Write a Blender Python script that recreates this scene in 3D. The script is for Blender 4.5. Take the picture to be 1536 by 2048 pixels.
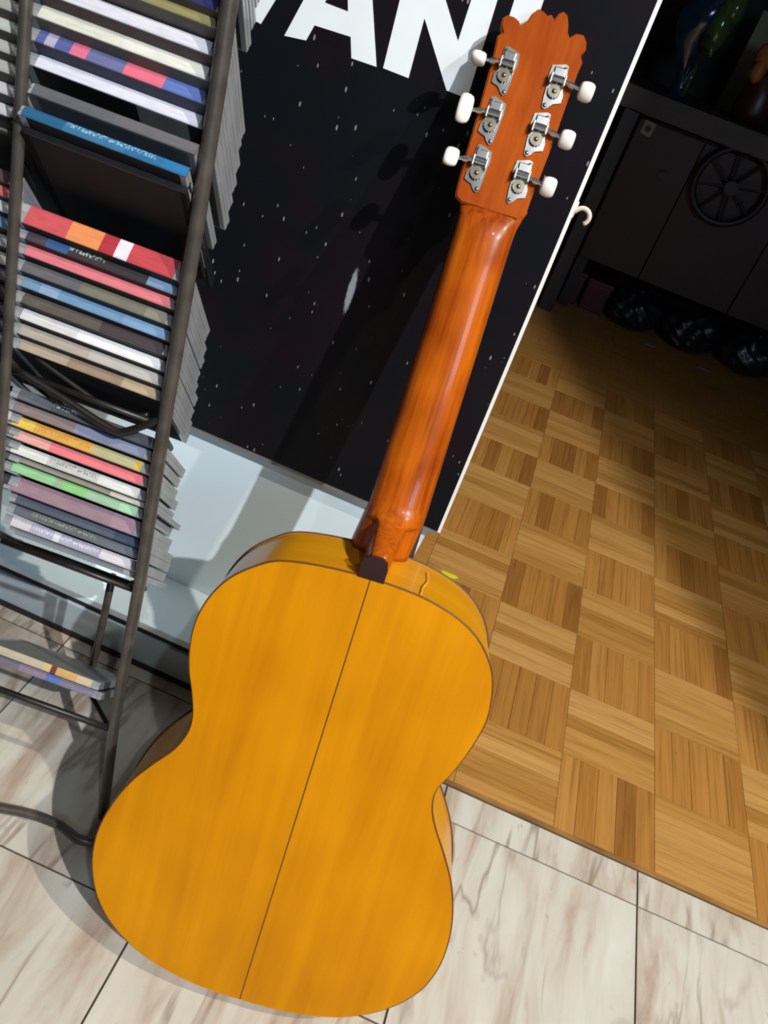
import bpy, bmesh, math, random
from mathutils import Vector, Matrix
random.seed(7)
for o in list(bpy.data.objects): bpy.data.objects.remove(o)
C = bpy.context.scene.collection
S = bpy.context.scene
PI = math.pi

# ------------------------------------------------------------------ camera
R_, D_, F_ = None, None, None
f = 1600.0
pit, yaw, rol = math.radians(35.24), math.radians(-4.374), math.radians(-20.718)
fw = Vector((math.sin(yaw)*math.cos(pit), math.cos(yaw)*math.cos(pit), -math.sin(pit)))
rt = Vector((math.cos(yaw), -math.sin(yaw), 0))
dn = fw.cross(rt)
r = rt*math.cos(rol) + dn*math.sin(rol)
d = -rt*math.sin(rol) + dn*math.cos(rol)
cam = bpy.data.cameras.new('camera'); co = bpy.data.objects.new('camera', cam); C.objects.link(co)
m = Matrix((( r.x, -d.x, -fw.x, 0), (r.y, -d.y, -fw.y, 0), (r.z, -d.z, -fw.z, .953), (0, 0, 0, 1)))
co.matrix_world = m
cam.sensor_fit = 'HORIZONTAL'; cam.sensor_width = 36; cam.lens = f/1536*36
cam.clip_start = .01
S.camera = co

# ------------------------------------------------------------------ world, lights, exposure
w = bpy.data.worlds.new('world'); S.world = w; w.use_nodes = True
w.node_tree.nodes['Background'].inputs[0].default_value = (.50, .72, 1, 1)
w.node_tree.nodes['Background'].inputs[1].default_value = .010
def spot(name, loc, target, energy, size, blend, color, rad):
    l = bpy.data.lights.new(name, 'SPOT'); l.energy = energy; l.spot_size = math.radians(size); l.spot_blend = blend
    l.color = color; l.shadow_soft_size = rad
    o = bpy.data.objects.new(name, l); C.objects.link(o); o.location = loc
    o.rotation_euler = (Vector(target)-Vector(loc)).to_track_quat('-Z', 'Y').to_euler()
    return o
spot('ceiling_spot_light', (1.62, -1.18, 3.05), (.28, 1.02, .45), 620, 64, 1, (.96, .97, 1.0), .018)
spot('ceiling_spot_light', (1.36, -.12, 2.9), (.15, .75, .15), 245, 58, 1, (1, .90, .74), .02)
spot('ceiling_spot_light', (.62, -1.0, 2.9), (.0, .7, .2), 55, 60, .8, (.95, .97, 1.0), .025)
def area(name, loc, target, energy, sx, sy, color):
    l = bpy.data.lights.new(name, 'AREA'); l.shape = 'RECTANGLE'; l.size = sx; l.size_y = sy; l.energy = energy; l.color = color
    o = bpy.data.objects.new(name, l); C.objects.link(o); o.location = loc
    o.rotation_euler = (Vector(target)-Vector(loc)).to_track_quat('-Z', 'Y').to_euler()
area('blue_fill_light', (1.2, -1.3, 1.6), (.0, .8, .5), 17, .6, .6, (.52, .74, 1))  # added bluish fill from behind the camera
S.view_settings.view_transform = 'Standard'; S.view_settings.look = 'None'
S.view_settings.gamma = 1; S.view_settings.use_curve_mapping = False
S.view_settings.exposure = -.22

# ------------------------------------------------------------------ helpers
def tag(o, label=None, cat=None, group=None, kind=None):
    if label: o['label'] = label
    if cat: o['category'] = cat
    if group: o['group'] = group
    if kind: o['kind'] = kind
    return o
def empty(name, mat, label=None, cat=None, group=None, kind=None):
    o = bpy.data.objects.new(name, None); C.objects.link(o); o.empty_display_size = .02
    o.matrix_world = mat if isinstance(mat, Matrix) else Matrix.Translation(mat)
    return tag(o, label, cat, group, kind)
def finish(name, bm, mat, parent=None, smooth=False):
    me = bpy.data.meshes.new(name)
    bmesh.ops.recalc_face_normals(bm, faces=bm.faces)
    bm.to_mesh(me); bm.free()
    if smooth:
        for p in me.polygons: p.use_smooth = True
    if mat: me.materials.append(mat)
    o = bpy.data.objects.new(name, me); C.objects.link(o)
    if parent: o.parent = parent
    return o
def link(name, me, parent, loc=(0, 0, 0), rotz=0):
    o = bpy.data.objects.new(name, me); C.objects.link(o); o.parent = parent
    o.location = loc; o.rotation_euler = (0, 0, rotz); return o
def box(bm, x0, x1, y0, y1, z0, z1, bev=0):
    vs = [bm.verts.new(p) for p in ((x0,y0,z0),(x1,y0,z0),(x1,y1,z0),(x0,y1,z0),(x0,y0,z1),(x1,y0,z1),(x1,y1,z1),(x0,y1,z1))]
    fs = [bm.faces.new([vs[i] for i in q]) for q in ((0,3,2,1),(4,5,6,7),(0,1,5,4),(1,2,6,5),(2,3,7,6),(3,0,4,7))]
    if bev:
        es = list({e for q in fs for e in q.edges})
        bmesh.ops.bevel(bm, geom=es, offset=bev, segments=2, affect='EDGES', profile=.6)
def bxo(name, a, mat, parent=None, bev=0):
    bm = bmesh.new(); box(bm, *a, bev=bev); return finish(name, bm, mat, parent)
def tube(bm, pts, rad, seg=10, caps=True, closed=False):
    pts = [Vector(p) for p in pts]; n = len(pts); rings = []
    rr = rad if isinstance(rad, (list, tuple)) else [rad]*n
    up = None
    for i, p in enumerate(pts):
        if closed: t = (pts[(i+1) % n]-pts[i-1]).normalized()
        else: t = (pts[min(i+1, n-1)]-pts[max(i-1, 0)]).normalized()
        if up is None: up = t.orthogonal().normalized()
        a = (up - t*up.dot(t)).normalized(); up = a; b = t.cross(a)
        rings.append([bm.verts.new(p + (a*math.cos(2*PI*k/seg) + b*math.sin(2*PI*k/seg))*rr[i]) for k in range(seg)])
    for i in range(n if closed else n-1):
        A, B = rings[i], rings[(i+1) % n]
        for k in range(seg): bm.faces.new((A[k], A[(k+1) % seg], B[(k+1) % seg], B[k]))
    if caps and not closed:
        bm.faces.new(rings[0][::-1]); bm.faces.new(rings[-1])
def catmull(pts, k=6, closed=False):
    P = [Vector(p) for p in pts]; n = len(P); out = []
    for i in range(n if closed else n-1):
        if closed: a, b, c, e = P[i-1], P[i], P[(i+1) % n], P[(i+2) % n]
        else: a, b, c, e = P[max(i-1, 0)], P[i], P[i+1], P[min(i+2, n-1)]
        for j in range(k):
            t = j/k
            out.append(.5*((2*b)+(c-a)*t+(2*a-5*b+4*c-e)*t*t+(3*b-a-3*c+e)*t**3))
    if not closed: out.append(P[-1])
    return out
def prism(bm, poly, z0, z1, holes=None):
    lo = [bm.verts.new((p[0], p[1], z0)) for p in poly]; hi = [bm.verts.new((p[0], p[1], z1)) for p in poly]
    n = len(poly)
    for i in range(n): bm.faces.new((lo[i], lo[(i+1) % n], hi[(i+1) % n], hi[i]))
    a = bm.faces.new(hi); b = bm.faces.new(lo[::-1])
    a.normal_update(); b.normal_update(); bmesh.ops.triangulate(bm, faces=[a, b], ngon_method='EAR_CLIP')
def loft(bm, rings, close=True, capA=True, capB=True):
    R = [[bm.verts.new(p) for p in q] for q in rings]; n = len(R[0])
    for A, B in zip(R, R[1:]):
        for k in range(n if close else n-1): bm.faces.new((A[k], A[(k+1) % n], B[(k+1) % n], B[k]))
    if capA: bm.faces.new(R[0][::-1])
    if capB: bm.faces.new(R[-1])
def ell(bm, c, rx, ry, rz, u=16, v=10):
    g = bmesh.ops.create_uvsphere(bm, u_segments=u, v_segments=v, radius=1)
    for q in g['verts']: q.co = Vector((c[0]+q.co.x*rx, c[1]+q.co.y*ry, c[2]+q.co.z*rz))

# ------------------------------------------------------------------ materials
def newmat(name):
    mt = bpy.data.materials.new(name); mt.use_nodes = True
    nt = mt.node_tree; return mt, nt, nt.nodes['Principled BSDF']
def N(nt, t, **kw):
    n = nt.nodes.new(t)
    for k, v in kw.items():
        if k in ('op',): n.operation = v
        elif k == 'inp':
            for a, b in v.items(): n.inputs[a].default_value = b
        else: setattr(n, k, v)
    return n
def coords(nt, scale=(1, 1, 1), rnd=0, kind='Object'):
    tc = N(nt, 'ShaderNodeTexCoord'); mp = N(nt, 'ShaderNodeMapping'); mp.inputs['Scale'].default_value = scale
    nt.links.new(tc.outputs[kind], mp.inputs[0])
    if rnd:
        oi = N(nt, 'ShaderNodeObjectInfo'); mu = N(nt, 'ShaderNodeMath', op='MULTIPLY'); mu.inputs[1].default_value = rnd
        nt.links.new(oi.outputs['Random'], mu.inputs[0]); nt.links.new(mu.outputs[0], mp.inputs['Location'])
    return mp.outputs[0]
def noise(nt, vec, scale, detail=3, rough=.5, dist=0):
    n = N(nt, 'ShaderNodeTexNoise'); n.inputs['Scale'].default_value = scale; n.inputs['Detail'].default_value = detail
    n.inputs['Roughness'].default_value = rough; n.inputs['Distortion'].default_value = dist
    nt.links.new(vec, n.inputs['Vector']); return n.outputs['Fac']
def ramp(nt, fac, stops, interp='LINEAR'):
    r_ = N(nt, 'ShaderNodeValToRGB'); cr = r_.color_ramp; cr.interpolation = interp
    while len(cr.elements) < len(stops): cr.elements.new(.5)
    for e, (p, c) in zip(cr.elements, stops): e.position = p; e.color = (*c, 1) if len(c) == 3 else c
    nt.links.new(fac, r_.inputs[0]); return r_.outputs[0]
def mix(nt, fac, a, b, mode='MIX'):
    x = N(nt, 'ShaderNodeMix', data_type='RGBA', blend_type=mode)
    for s, v in ((0, fac), (6, a), (7, b)):
        if isinstance(v, (int, float)): x.inputs[s].default_value = v
        elif isinstance(v, tuple): x.inputs[s].default_value = (*v, 1)
        else: nt.links.new(v, x.inputs[s])
    return x.outputs[2]
def bump(nt, b, h, strength, dist=.001):
    n = N(nt, 'ShaderNodeBump'); n.inputs['Strength'].default_value = strength; n.inputs['Distance'].default_value = dist
    nt.links.new(h, n.inputs['Height']); nt.links.new(n.outputs[0], b.inputs['Normal'])
def mat(name, col, rough=.5, metal=0, var=.12, vs=30, coat=0, spec=.5, alpha=1, trans=0):
    mt, nt, b = newmat(name)
    v = coords(nt); nz = noise(nt, v, vs, 4)
    dk = tuple(c*(1-var) for c in col); lt = tuple(min(1, c*(1+var)) for c in col)
    nt.links.new(ramp(nt, nz, [(.3, dk), (.7, lt)]), b.inputs['Base Color'])
    b.inputs['Roughness'].default_value = rough; b.inputs['Metallic'].default_value = metal
    b.inputs['Coat Weight'].default_value = coat; b.inputs['Coat Roughness'].default_value = .08
    b.inputs['Specular IOR Level'].default_value = spec
    b.inputs['Transmission Weight'].default_value = trans; b.inputs['Alpha'].default_value = alpha
    return mt
def wood(name, a, b_, scale, rough=.35, coat=.3, rnd=0, big=3, bmp=.05, mid=(.35, .65)):
    mt, nt, b = newmat(name)
    v = coords(nt, scale, rnd); g = noise(nt, v, 1, 5, .6, .4)
    v2 = coords(nt, (1, 1, 1), rnd); g2 = noise(nt, v2, big, 2)
    ad = N(nt, 'ShaderNodeMath', op='ADD'); nt.links.new(g, ad.inputs[0]); nt.links.new(g2, ad.inputs[1])
    hf = N(nt, 'ShaderNodeMath', op='MULTIPLY'); hf.inputs[1].default_value = .5; nt.links.new(ad.outputs[0], hf.inputs[0])
    nt.links.new(ramp(nt, hf.outputs[0], [(mid[0], b_), (mid[1], a)]), b.inputs['Base Color'])
    b.inputs['Roughness'].default_value = rough; b.inputs['Coat Weight'].default_value = coat; b.inputs['Coat Roughness'].default_value = .07
    if bmp: bump(nt, b, g, bmp)
    return mt
M = {}
M['back'] = wood('honey_maple', (.60, .232, .001), (.45, .158, .0005), (38, 2.2, 38), .5, 0, big=6, bmp=.02, mid=(.38, .62))
M['back'].node_tree.nodes['Principled BSDF'].inputs['Specular IOR Level'].default_value = .10
M['side'] = wood('amber_side', (.74, .33, .006), (.60, .25, .004), (3, 3, 60), .3, .15, big=5, bmp=.0)
M['neck'] = wood('mahogany_neck', (.47, .105, .004), (.20, .028, .002), (190, 6, 190), .3, .22, big=14, bmp=.02, mid=(.36, .64))
M['neck'].node_tree.nodes['Principled BSDF'].inputs['Specular IOR Level'].default_value = .15
M['head'] = wood('mahogany_head', (.34, .068, .005), (.23, .037, .003), (130, 7, 130), .5, 0, big=12, bmp=.02)
M['head'].node_tree.nodes['Principled BSDF'].inputs['Specular IOR Level'].default_value = .04
M['top'] = wood('spruce_top', (.72, .45, .16), (.62, .36, .12), (120, 1, 120), .3, .4)
M['ebony'] = mat('dark_fingerboard', (.018, .012, .012), .35, coat=.3)
M['dark'] = mat('dark_line_inlay', (.10, .035, .008), .5)
M['cream'] = mat('pearl_button', (.86, .78, .70), .25, coat=.6, var=.06, vs=80)
M['chrome'] = mat('nickel_plate', (.62, .62, .60), .22, 1, var=.2, vs=90)
M['gear'] = mat('worn_brass_gear', (.20, .18, .14), .35, 1, var=.3, vs=160)
M['panel'] = mat('white_laminate', (.76, .90, .96), .38, var=.03, vs=4)
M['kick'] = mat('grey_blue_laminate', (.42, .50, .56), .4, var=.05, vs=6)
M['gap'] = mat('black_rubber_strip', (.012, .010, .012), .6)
M['white'] = mat('white_vinyl', (.83, .88, .88), .35, var=.02)
M['edge'] = mat('white_foam_edge', (.88, .85, .80), .5, var=.04)
M['greybar'] = mat('grey_board_rail', (.20, .18, .17), .5)
M['black'] = mat('black_metal', (.012, .013, .016), .45)
M['rod'] = mat('bronze_grey_rod', (.115, .098, .080), .38, .55, var=.25, vs=60)
M['wire'] = mat('dark_wire', (.022, .019, .017), .4, .4, var=.25, vs=60)
M['plastic'] = mat('clear_grey_case', (.27, .275, .28), .25, var=.12, vs=40, coat=.4)
M['blackcase'] = mat('black_case', (.010, .010, .011), .7, spec=.1)
M['grout'] = mat('dark_grout', (.035, .028, .022), .8)
M['concrete'] = mat('dark_subfloor', (.06, .035, .018), .8)
M['ceil'] = mat('ceiling_paint', (.5, .5, .48), .8)
M['darkwall'] = mat('dark_far_wall', (.03, .025, .022), .8)
# poster: near black sheet with dust specks, faint maroon clouds and a scuff
def poster():
    mt, nt, b = newmat('glossy_black_poster')
    v = coords(nt)
    cl = ramp(nt, noise(nt, v, 7, 4, .6), [(.45, (0, 0, 0)), (.75, (1, 1, 1))])
    base = mix(nt, cl, (.0045, .0056, .0078), (.013, .0045, .008))
    vs = coords(nt, (215, 1, 85))
    vo = N(nt, 'ShaderNodeTexVoronoi'); vo.inputs['Scale'].default_value = 1; nt.links.new(vs, vo.inputs['Vector'])
    dot = N(nt, 'ShaderNodeMath', op='LESS_THAN'); nt.links.new(vo.outputs['Distance'], dot.inputs[0])
    sp = N(nt, 'ShaderNodeSeparateColor'); nt.links.new(vo.outputs['Color'], sp.inputs[0])
    th = N(nt, 'ShaderNodeMath', op='SUBTRACT'); nt.links.new(sp.outputs[0], th.inputs[0]); th.inputs[1].default_value = .755
    nt.links.new(th.outputs[0], dot.inputs[1])
    base = mix(nt, dot.outputs[0], base, (.22, .23, .22))
    # elongated scuff around x -.183, z .62
    mp = N(nt, 'ShaderNodeMapping'); tc = N(nt, 'ShaderNodeTexCoord'); nt.links.new(tc.outputs['Object'], mp.inputs[0])
    mp.inputs['Location'].default_value = (.183*130, 0, -.622*20); mp.inputs['Scale'].default_value = (130, 1, 20)
    gr = N(nt, 'ShaderNodeTexGradient', gradient_type='SPHERICAL'); nt.links.new(mp.outputs[0], gr.inputs[0])
    sn = noise(nt, coords(nt, (1500, 1, 130)), 1, 5, .8)
    mu = N(nt, 'ShaderNodeMath', op='MULTIPLY'); nt.links.new(gr.outputs['Fac'], mu.inputs[0]); nt.links.new(sn, mu.inputs[1])
    sc = ramp(nt, mu.outputs[0], [(.22, (0, 0, 0)), (.29, (1, 1, 1))])
    base = mix(nt, sc, base, (.30, .33, .34))
    nt.links.new(base, b.inputs['Base Color'])
    b.inputs['Roughness'].default_value = .42; b.inputs['Specular IOR Level'].default_value = .22
    return mt
M['poster'] = poster()
def marble():
    mt, nt, b = newmat('travertine_tile')
    oi = N(nt, 'ShaderNodeTexCoord')
    v = coords(nt, (16, 3.2, 1), 13)
    n1 = noise(nt, v, 1.3, 6, .62, .6)
    base = ramp(nt, n1, [(.28, (.30, .21, .155)), (.42, (.44, .37, .295)), (.52, (.50, .465, .39)), (.75, (.57, .56, .49))])
    v2 = coords(nt, (4.5, .9, 1), 13)
    n2 = noise(nt, v2, 1.6, 4, .55, .9)
    ab = N(nt, 'ShaderNodeMath', op='SUBTRACT'); nt.links.new(n2, ab.inputs[0]); ab.inputs[1].default_value = .5
    a2 = N(nt, 'ShaderNodeMath', op='ABSOLUTE'); nt.links.new(ab.outputs[0], a2.inputs[0])
    vein = ramp(nt, a2.outputs[0], [(0, (.9, .9, .9)), (.024, (0, 0, 0))])
    n3 = ramp(nt, noise(nt, coords(nt, (3, 3, 3), 7), 2, 2), [(.42, (0, 0, 0)), (.6, (.8, .8, .8))])
    vm = mix(nt, 1.0, vein, n3, 'MULTIPLY')
    base = mix(nt, vm, base, (.20, .135, .095))
    sp = ramp(nt, noise(nt, coords(nt, (1, .6, 1), 9), 75, 2), [(.70, (0, 0, 0)), (.76, (.8, .8, .8))])
    base = mix(nt, sp, base, (.40, .33, .26))
    nt.links.new(base, b.inputs['Base Color'])
    b.inputs['Roughness'].default_value = .32; bump(nt, b, n1, .05)
    return mt
M['marble'] = marble()
def parquet(name, stops):
    mt, nt, b = newmat(name)
    oi = N(nt, 'ShaderNodeObjectInfo')
    tone = ramp(nt, oi.outputs['Random'], stops)
    g = noise(nt, coords(nt, (6, 170, 20), 31), 1, 5, .65, .5)
    gc = ramp(nt, g, [(.32, (.68, .64, .58)), (.5, (.95, .94, .92)), (.7, (1.10, 1.10, 1.12))])
    base = mix(nt, 1.0, tone, gc, 'MULTIPLY')
    sp = ramp(nt, noise(nt, coords(nt, (1, 1, 1), 3), 60, 3), [(.72, (0, 0, 0)), (.78, (.7, .7, .7))])
    base = mix(nt, sp, base, (.10, .06, .04))
    nt.links.new(base, b.inputs['Base Color']); b.inputs['Roughness'].default_value = .42; bump(nt, b, g, .06)
    return mt
M['slatA'] = parquet('oak_sheen_light', [(0, (.34, .160, .034)), (.4, (.41, .205, .050)), (1, (.48, .260, .078))])  # lighter tone paints in how the grain reflects light along this direction
M['slatB'] = parquet('oak_sheen_dark', [(0, (.24, .100, .019)), (.25, (.33, .145, .028)), (1, (.41, .195, .045))])  # same oak, darker where the turned grain reflects less, put into the colour

# ------------------------------------------------------------------ the setting
floor = empty('floor', (0, 0, 0), kind='structure')
bxo('grout_bed', (-1.5, 1.9, -1.4, .772, -.03, -.0022), M['grout'], floor)
bxo('parquet_subfloor', (-.9, 2.6, .772, 3.6, -.03, -.0015), M['concrete'], floor)
tile_me = {}
def tile(x0, x1, y0, y1):
    k = (round(x1-x0, 4), round(y1-y0, 4))
    if k not in tile_me:
        bm = bmesh.new(); gx = .0011
        box(bm, -k[0]/2+gx, k[0]/2-gx, -k[1]/2+gx, k[1]/2-gx, -.008, 0, bev=.0006)
        me = bpy.data.meshes.new('floor_tile'); bm.to_mesh(me); bm.free(); me.materials.append(M['marble']); tile_me[k] = me
    link('floor_tile', tile_me[k], floor, ((x0+x1)/2, (y0+y1)/2, 0))
xs = [-.1275+.297*k for k in range(-4, 6)]
ysr = [.433-.2855*5, .433-.2855*4, .433-.2855*3, .433-.2855*2, .433-.2855, .433, .7185]
for a, b in zip(xs, xs[1:]):
    for c, e in zip(ysr, ysr[1:]): tile(a, b, c, e)
    tile(a, b, .7185, .774)
# mosaic parquet: blocks of five slats, alternately turned
SX, SY, X0, Y0 = .1577, .1500, .4925, .7765
slat = {}
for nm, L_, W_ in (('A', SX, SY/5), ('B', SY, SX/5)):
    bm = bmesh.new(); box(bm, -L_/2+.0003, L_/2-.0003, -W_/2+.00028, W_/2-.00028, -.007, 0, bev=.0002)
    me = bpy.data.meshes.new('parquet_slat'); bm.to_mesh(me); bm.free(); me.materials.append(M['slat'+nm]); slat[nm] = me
rest = {'A': bmesh.new(), 'B': bmesh.new()}
def inview(c, rw): return (-3 <= c <= 1 and rw <= 3) or (-3 <= c <= 2 and 3 < rw <= 10)
for c in range(-6, 9):
    for rw in range(0, 18):
        x, y = X0+c*SX, Y0+rw*SY
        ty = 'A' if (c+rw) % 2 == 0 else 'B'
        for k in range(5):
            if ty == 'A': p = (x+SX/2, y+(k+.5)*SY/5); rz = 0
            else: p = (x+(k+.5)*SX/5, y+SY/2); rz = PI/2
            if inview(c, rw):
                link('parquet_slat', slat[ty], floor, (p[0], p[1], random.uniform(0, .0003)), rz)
            else:
                hx, hy = (SX/2-.0003, SY/10-.0003) if ty == 'A' else (SX/10-.0003, SY/2-.0003)
                box(rest[ty], p[0]-hx, p[0]+hx, p[1]-hy, p[1]+hy, -.007, random.uniform(0, .0003))
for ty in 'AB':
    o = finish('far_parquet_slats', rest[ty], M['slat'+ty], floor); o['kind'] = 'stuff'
bxo('threshold_gap', (-.02, 1.9, .7735, .7762, -.008, -.0012), M['grout'], floor)
bxo('threshold_strip', (-.02, 1.9, .7757, .7835, -.008, .0007), wood('stained_edge_strip', (.36, .17, .04), (.10, .05, .02), (14, 60, 60), .5, 0, big=12, bmp=.05), floor, bev=.0004)
# fleck of yellow paint on the parquet
bm = bmesh.new(); pts = [(.068+.016*math.cos(a)*(1+.25*math.sin(3*a)), 1.236+.009*math.sin(a)*(1+.3*math.cos(2*a)), 0) for a in [2*PI*k/16 for k in range(16)]]
prism(bm, [(p[0], p[1]) for p in pts], .0004, .0007)
finish('paint_fleck', bm, mat('yellow_paint', (.62, .58, .02), .5), floor)

# partition behind the guitar
wb = empty('wall_back', (0, .84, 0), kind='structure')
bm = bmesh.new()
poly = [(-1.6, 0.0), (-.030, 0.0), (-.0090, .285), (-.0016, .375), (.0, 3.3), (-1.6, 3.3)]
lo = [bm.verts.new((p[0], 0, p[1])) for p in poly]; hi = [bm.verts.new((p[0], .10, p[1])) for p in poly]
n = len(poly)
for i in range(n): bm.faces.new((lo[i], hi[i], hi[(i+1) % n], lo[(i+1) % n]))
bm.faces.new(lo); bm.faces.new(hi[::-1])
finish('wall_panel', bm, M['panel'], wb)
bb = empty('baseboard_back', (0, .74, 0), kind='structure')
bxo('ledge', (-1.6, -.030, 0, .0995, .0785, .0905), M['panel'], bb, bev=.0012)
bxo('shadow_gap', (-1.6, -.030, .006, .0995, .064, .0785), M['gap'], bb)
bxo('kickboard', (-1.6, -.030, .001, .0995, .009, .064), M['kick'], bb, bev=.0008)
bxo('floor_joint', (-1.6, -.030, -.0015, .02, 0, .009), M['gap'], bb)
wr = tag(bxo('unseen_shadow_slab', (1.383, 2.4, -.58, -.50, 0, 3.3), M['darkwall']), kind='structure')  # unseen slab, added to block a spot and cast the parquet shadow edge
wf = tag(bxo('wall_far', (-1.5, 3.2, 3.5, 3.6, 0, 3.3), M['darkwall']), kind='structure')
tag(bxo('ceiling', (-1.6, 2.6, -1.6, 3.6, 3.3, 3.36), M['ceil']), kind='structure')

# ------------------------------------------------------------------ poster board
pb = empty('poster_board', (0, .826, .373), 'black poster board with big white capital letters mounted on the white partition', 'poster board')
def xz_prism(bm, poly, y0, y1):
    lo = [bm.verts.new((p[0], y0, p[1])) for p in poly]; hi = [bm.verts.new((p[0], y1, p[1])) for p in poly]
    n = len(poly)
    for i in range(n): bm.faces.new((lo[i], hi[i], hi[(i+1) % n], lo[(i+1) % n]))
    a = bm.faces.new(lo); b = bm.faces.new(hi[::-1]); a.normal_update(); b.normal_update(); bmesh.ops.triangulate(bm, faces=[a, b], ngon_method='EAR_CLIP')
def sheet(poly, y0, y1, name, mt, parent):
    bm = bmesh.new(); xz_prism(bm, poly, y0, y1); return finish(name, bm, mt, parent)
Zb = -.373
def P(l): return [(x, z+Zb) for x, z in l]
o = sheet(P([(-1.3, .373), (.0085, .373), (-.0055, 1.30), (-1.3, 1.30)]), 0, .006, 'backing_sheet', M['poster'], pb)
# poster material uses object coordinates with z counted from the floor
o.data.transform(Matrix.Translation((0, 0, .373))); o.location.z = -.373
sheet(P([(.0085, .372), (.0125, .372), (-.0018, 1.30), (-.0055, 1.30)]), -.0004, .0075, 'edge_trim', M['edge'], pb)
sheet(P([(-1.3, .3665), (.0075, .3665), (.0075, .3728), (-1.3, .3728)]), .001, .0135, 'bottom_rail', M['greybar'], pb)
def letter(poly): sheet(P(poly), -.0007, .0, 'letter', M['white'], pb)
zb, zt = .8375, .9250
letter([(-.338, zb-.003), (-.362, zb), (-.401, zt), (-.375, zt), (-.350, .868), (-.325, zt), (-.299, zt)])
def letterA():
    bm = bmesh.new()
    outer = [(-.313, zb-.005), (-.291, zb-.002), (-.286, .850), (-.2495, .852), (-.244, zb-.002), (-.2185, zb-.001), (-.253, zt), (-.281, zt)]
    hole = [(-.281, .8705), (-.2575, .8705), (-.2675, .902)]
    vo = [bm.verts.new((x, -.0007, z+Zb)) for x, z in outer]; vh = [bm.verts.new((x, -.0007, z+Zb)) for x, z in hole]
    es = [bm.edges.new((q[i], q[(i+1) % len(q)])) for q in (vo, vh) for i in range(len(q))]
    g = bmesh.ops.triangle_fill(bm, edges=es, use_beauty=True)
    fs = [x for x in g['geom'] if isinstance(x, bmesh.types.BMFace)]
    e = bmesh.ops.extrude_face_region(bm, geom=fs)
    for x in e['geom']:
        if isinstance(x, bmesh.types.BMVert): x.co.y = 0
    finish('letter', bm, M['white'], pb)
letterA()
letter([(-.212, zb), (-.186, zb), (-.187, .8875), (-.148, zb+.002), (-.127, zb+.002), (-.129, zt), (-.151, zt), (-.1515, .880), (-.1885, zt), (-.214, zt)])
letter([(-.113, zb), (-.0885, zb), (-.0905, .932), (-.115, .932)])
# hook fixed to the board's edge
hk = empty('wall_hook', (.006, .832, .781), 'small cream curved hook on the right edge of the black poster board', 'hook')
bm = bmesh.new()
tube(bm, [(-.004, .004, -.002), (0, 0, .0008)] + [(.0085-.0075*math.cos(a), -.002, -.001+.0075*math.sin(a)) for a in [PI*k/10 for k in range(1, 14)]], .0023, 8)
finish('hook_arm', bm, mat('cream_plastic', (.62, .55, .42), .4), hk, True)
bm = bmesh.new(); box(bm, -.009, .0015, .0085, .0115, -.008, .008, .001); finish('hook_plate', bm, M['edge'], hk)

# ------------------------------------------------------------------ guitar
eu = Vector((.992, .116, .049)).normalized(); ev = Vector((-.085, .335, .938)); ev = (ev-eu*ev.dot(eu)).normalized(); en = eu.cross(ev)
GO = Vector((.010, .380, .0385))
gm = Matrix(((eu.x, ev.x, en.x, GO.x), (eu.y, ev.y, en.y, GO.y), (eu.z, ev.z, en.z, GO.z), (0, 0, 0, 1)))
g = empty('acoustic_guitar', gm, 'classical acoustic guitar seen from behind, honey-coloured back, leaning against the black poster board', 'guitar')
Lp = [(-.0, .488), (-.045, .4855), (-.082, .4785), (-.103, .466), (-.122, .448), (-.135, .425), (-.1415, .400), (-.1415, .375), (-.137, .350), (-.1285, .326), (-.1225, .303), (-.1235, .284), (-.132, .263), (-.148, .241), (-.165, .214), (-.178, .182), (-.1855, .146), (-.184, .111), (-.174, .078), (-.156, .050), (-.130, .028), (-.101, .013), (-.066, .003), (-.032, -.001)]
Rp = [(0, -.0015), (.045, .0), (.092, .009), (.126, .0245), (.152, .045), (.169, .067), (.178, .086), (.1835, .114), (.1825, .146), (.176, .178), (.164, .210), (.148, .238), (.131, .264), (.1215, .284), (.1195, .304), (.1285, .328), (.137, .359), (.141, .390), (.136, .420), (.127, .441), (.111, .460), (.092, .4725), (.070, .4805), (.042, .486)]
out = catmull([(p[0], p[1], 0) for p in Lp+Rp], 4, True)
def offs(pts, dd):
    r_ = []; n = len(pts)
    for i in range(n):
        t = (pts[(i+1) % n]-pts[i-1]).normalized(); r_.append(pts[i]+Vector((-t.y, t.x, 0))*dd)
    return r_
ins = 1 if (offs(out, .01)[20]-Vector((0, .24, 0))).length < (out[20]-Vector((0, .24, 0))).length else -1
DEP = .094
bm = bmesh.new()
# slightly domed back plate
rings = []
def dome(p):
    rr = max(0, 1-((p.x/.19)**2+((p.y-.2)/.30)**2)); return .0022*rr
o0 = offs(out, ins*.0012)
prev = None
for k, s in enumerate((1, .93, .8, .6, .4, .2)):
    cen = Vector((0, .22, 0)); rg = []
    for p in o0:
        q = cen+(p-cen)*s; rg.append(bm.verts.new((q.x, q.y, .0 + dome(q))))
    if prev:
        for i in range(len(rg)): bm.faces.new((prev[i], prev[(i+1) % len(rg)], rg[(i+1) % len(rg)], rg[i]))
    else: first = rg
    prev = rg
bm.faces.new(prev)
first = [bm.verts.new(q.co) for q in first]
lowr = [bm.verts.new((p.x, p.y, -.0024)) for p in o0]
for i in range(len(first)): bm.faces.new((first[i], first[(i+1) % len(first)], lowr[(i+1) % len(first)], lowr[i]))
bm.faces.new(lowr)
finish('back_panel', bm, M['back'], g, False)
for p in bpy.data.objects['back_panel'].data.polygons: p.use_smooth = len(p.vertices) == 4 and abs(p.normal.z) > .8
bm = bmesh.new(); tube(bm, [(p.x, p.y, -.0010) for p in offs(out, ins*.0006)], .00095, 6, closed=True)
finish('back_binding', bm, M['dark'], g, True)
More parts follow.
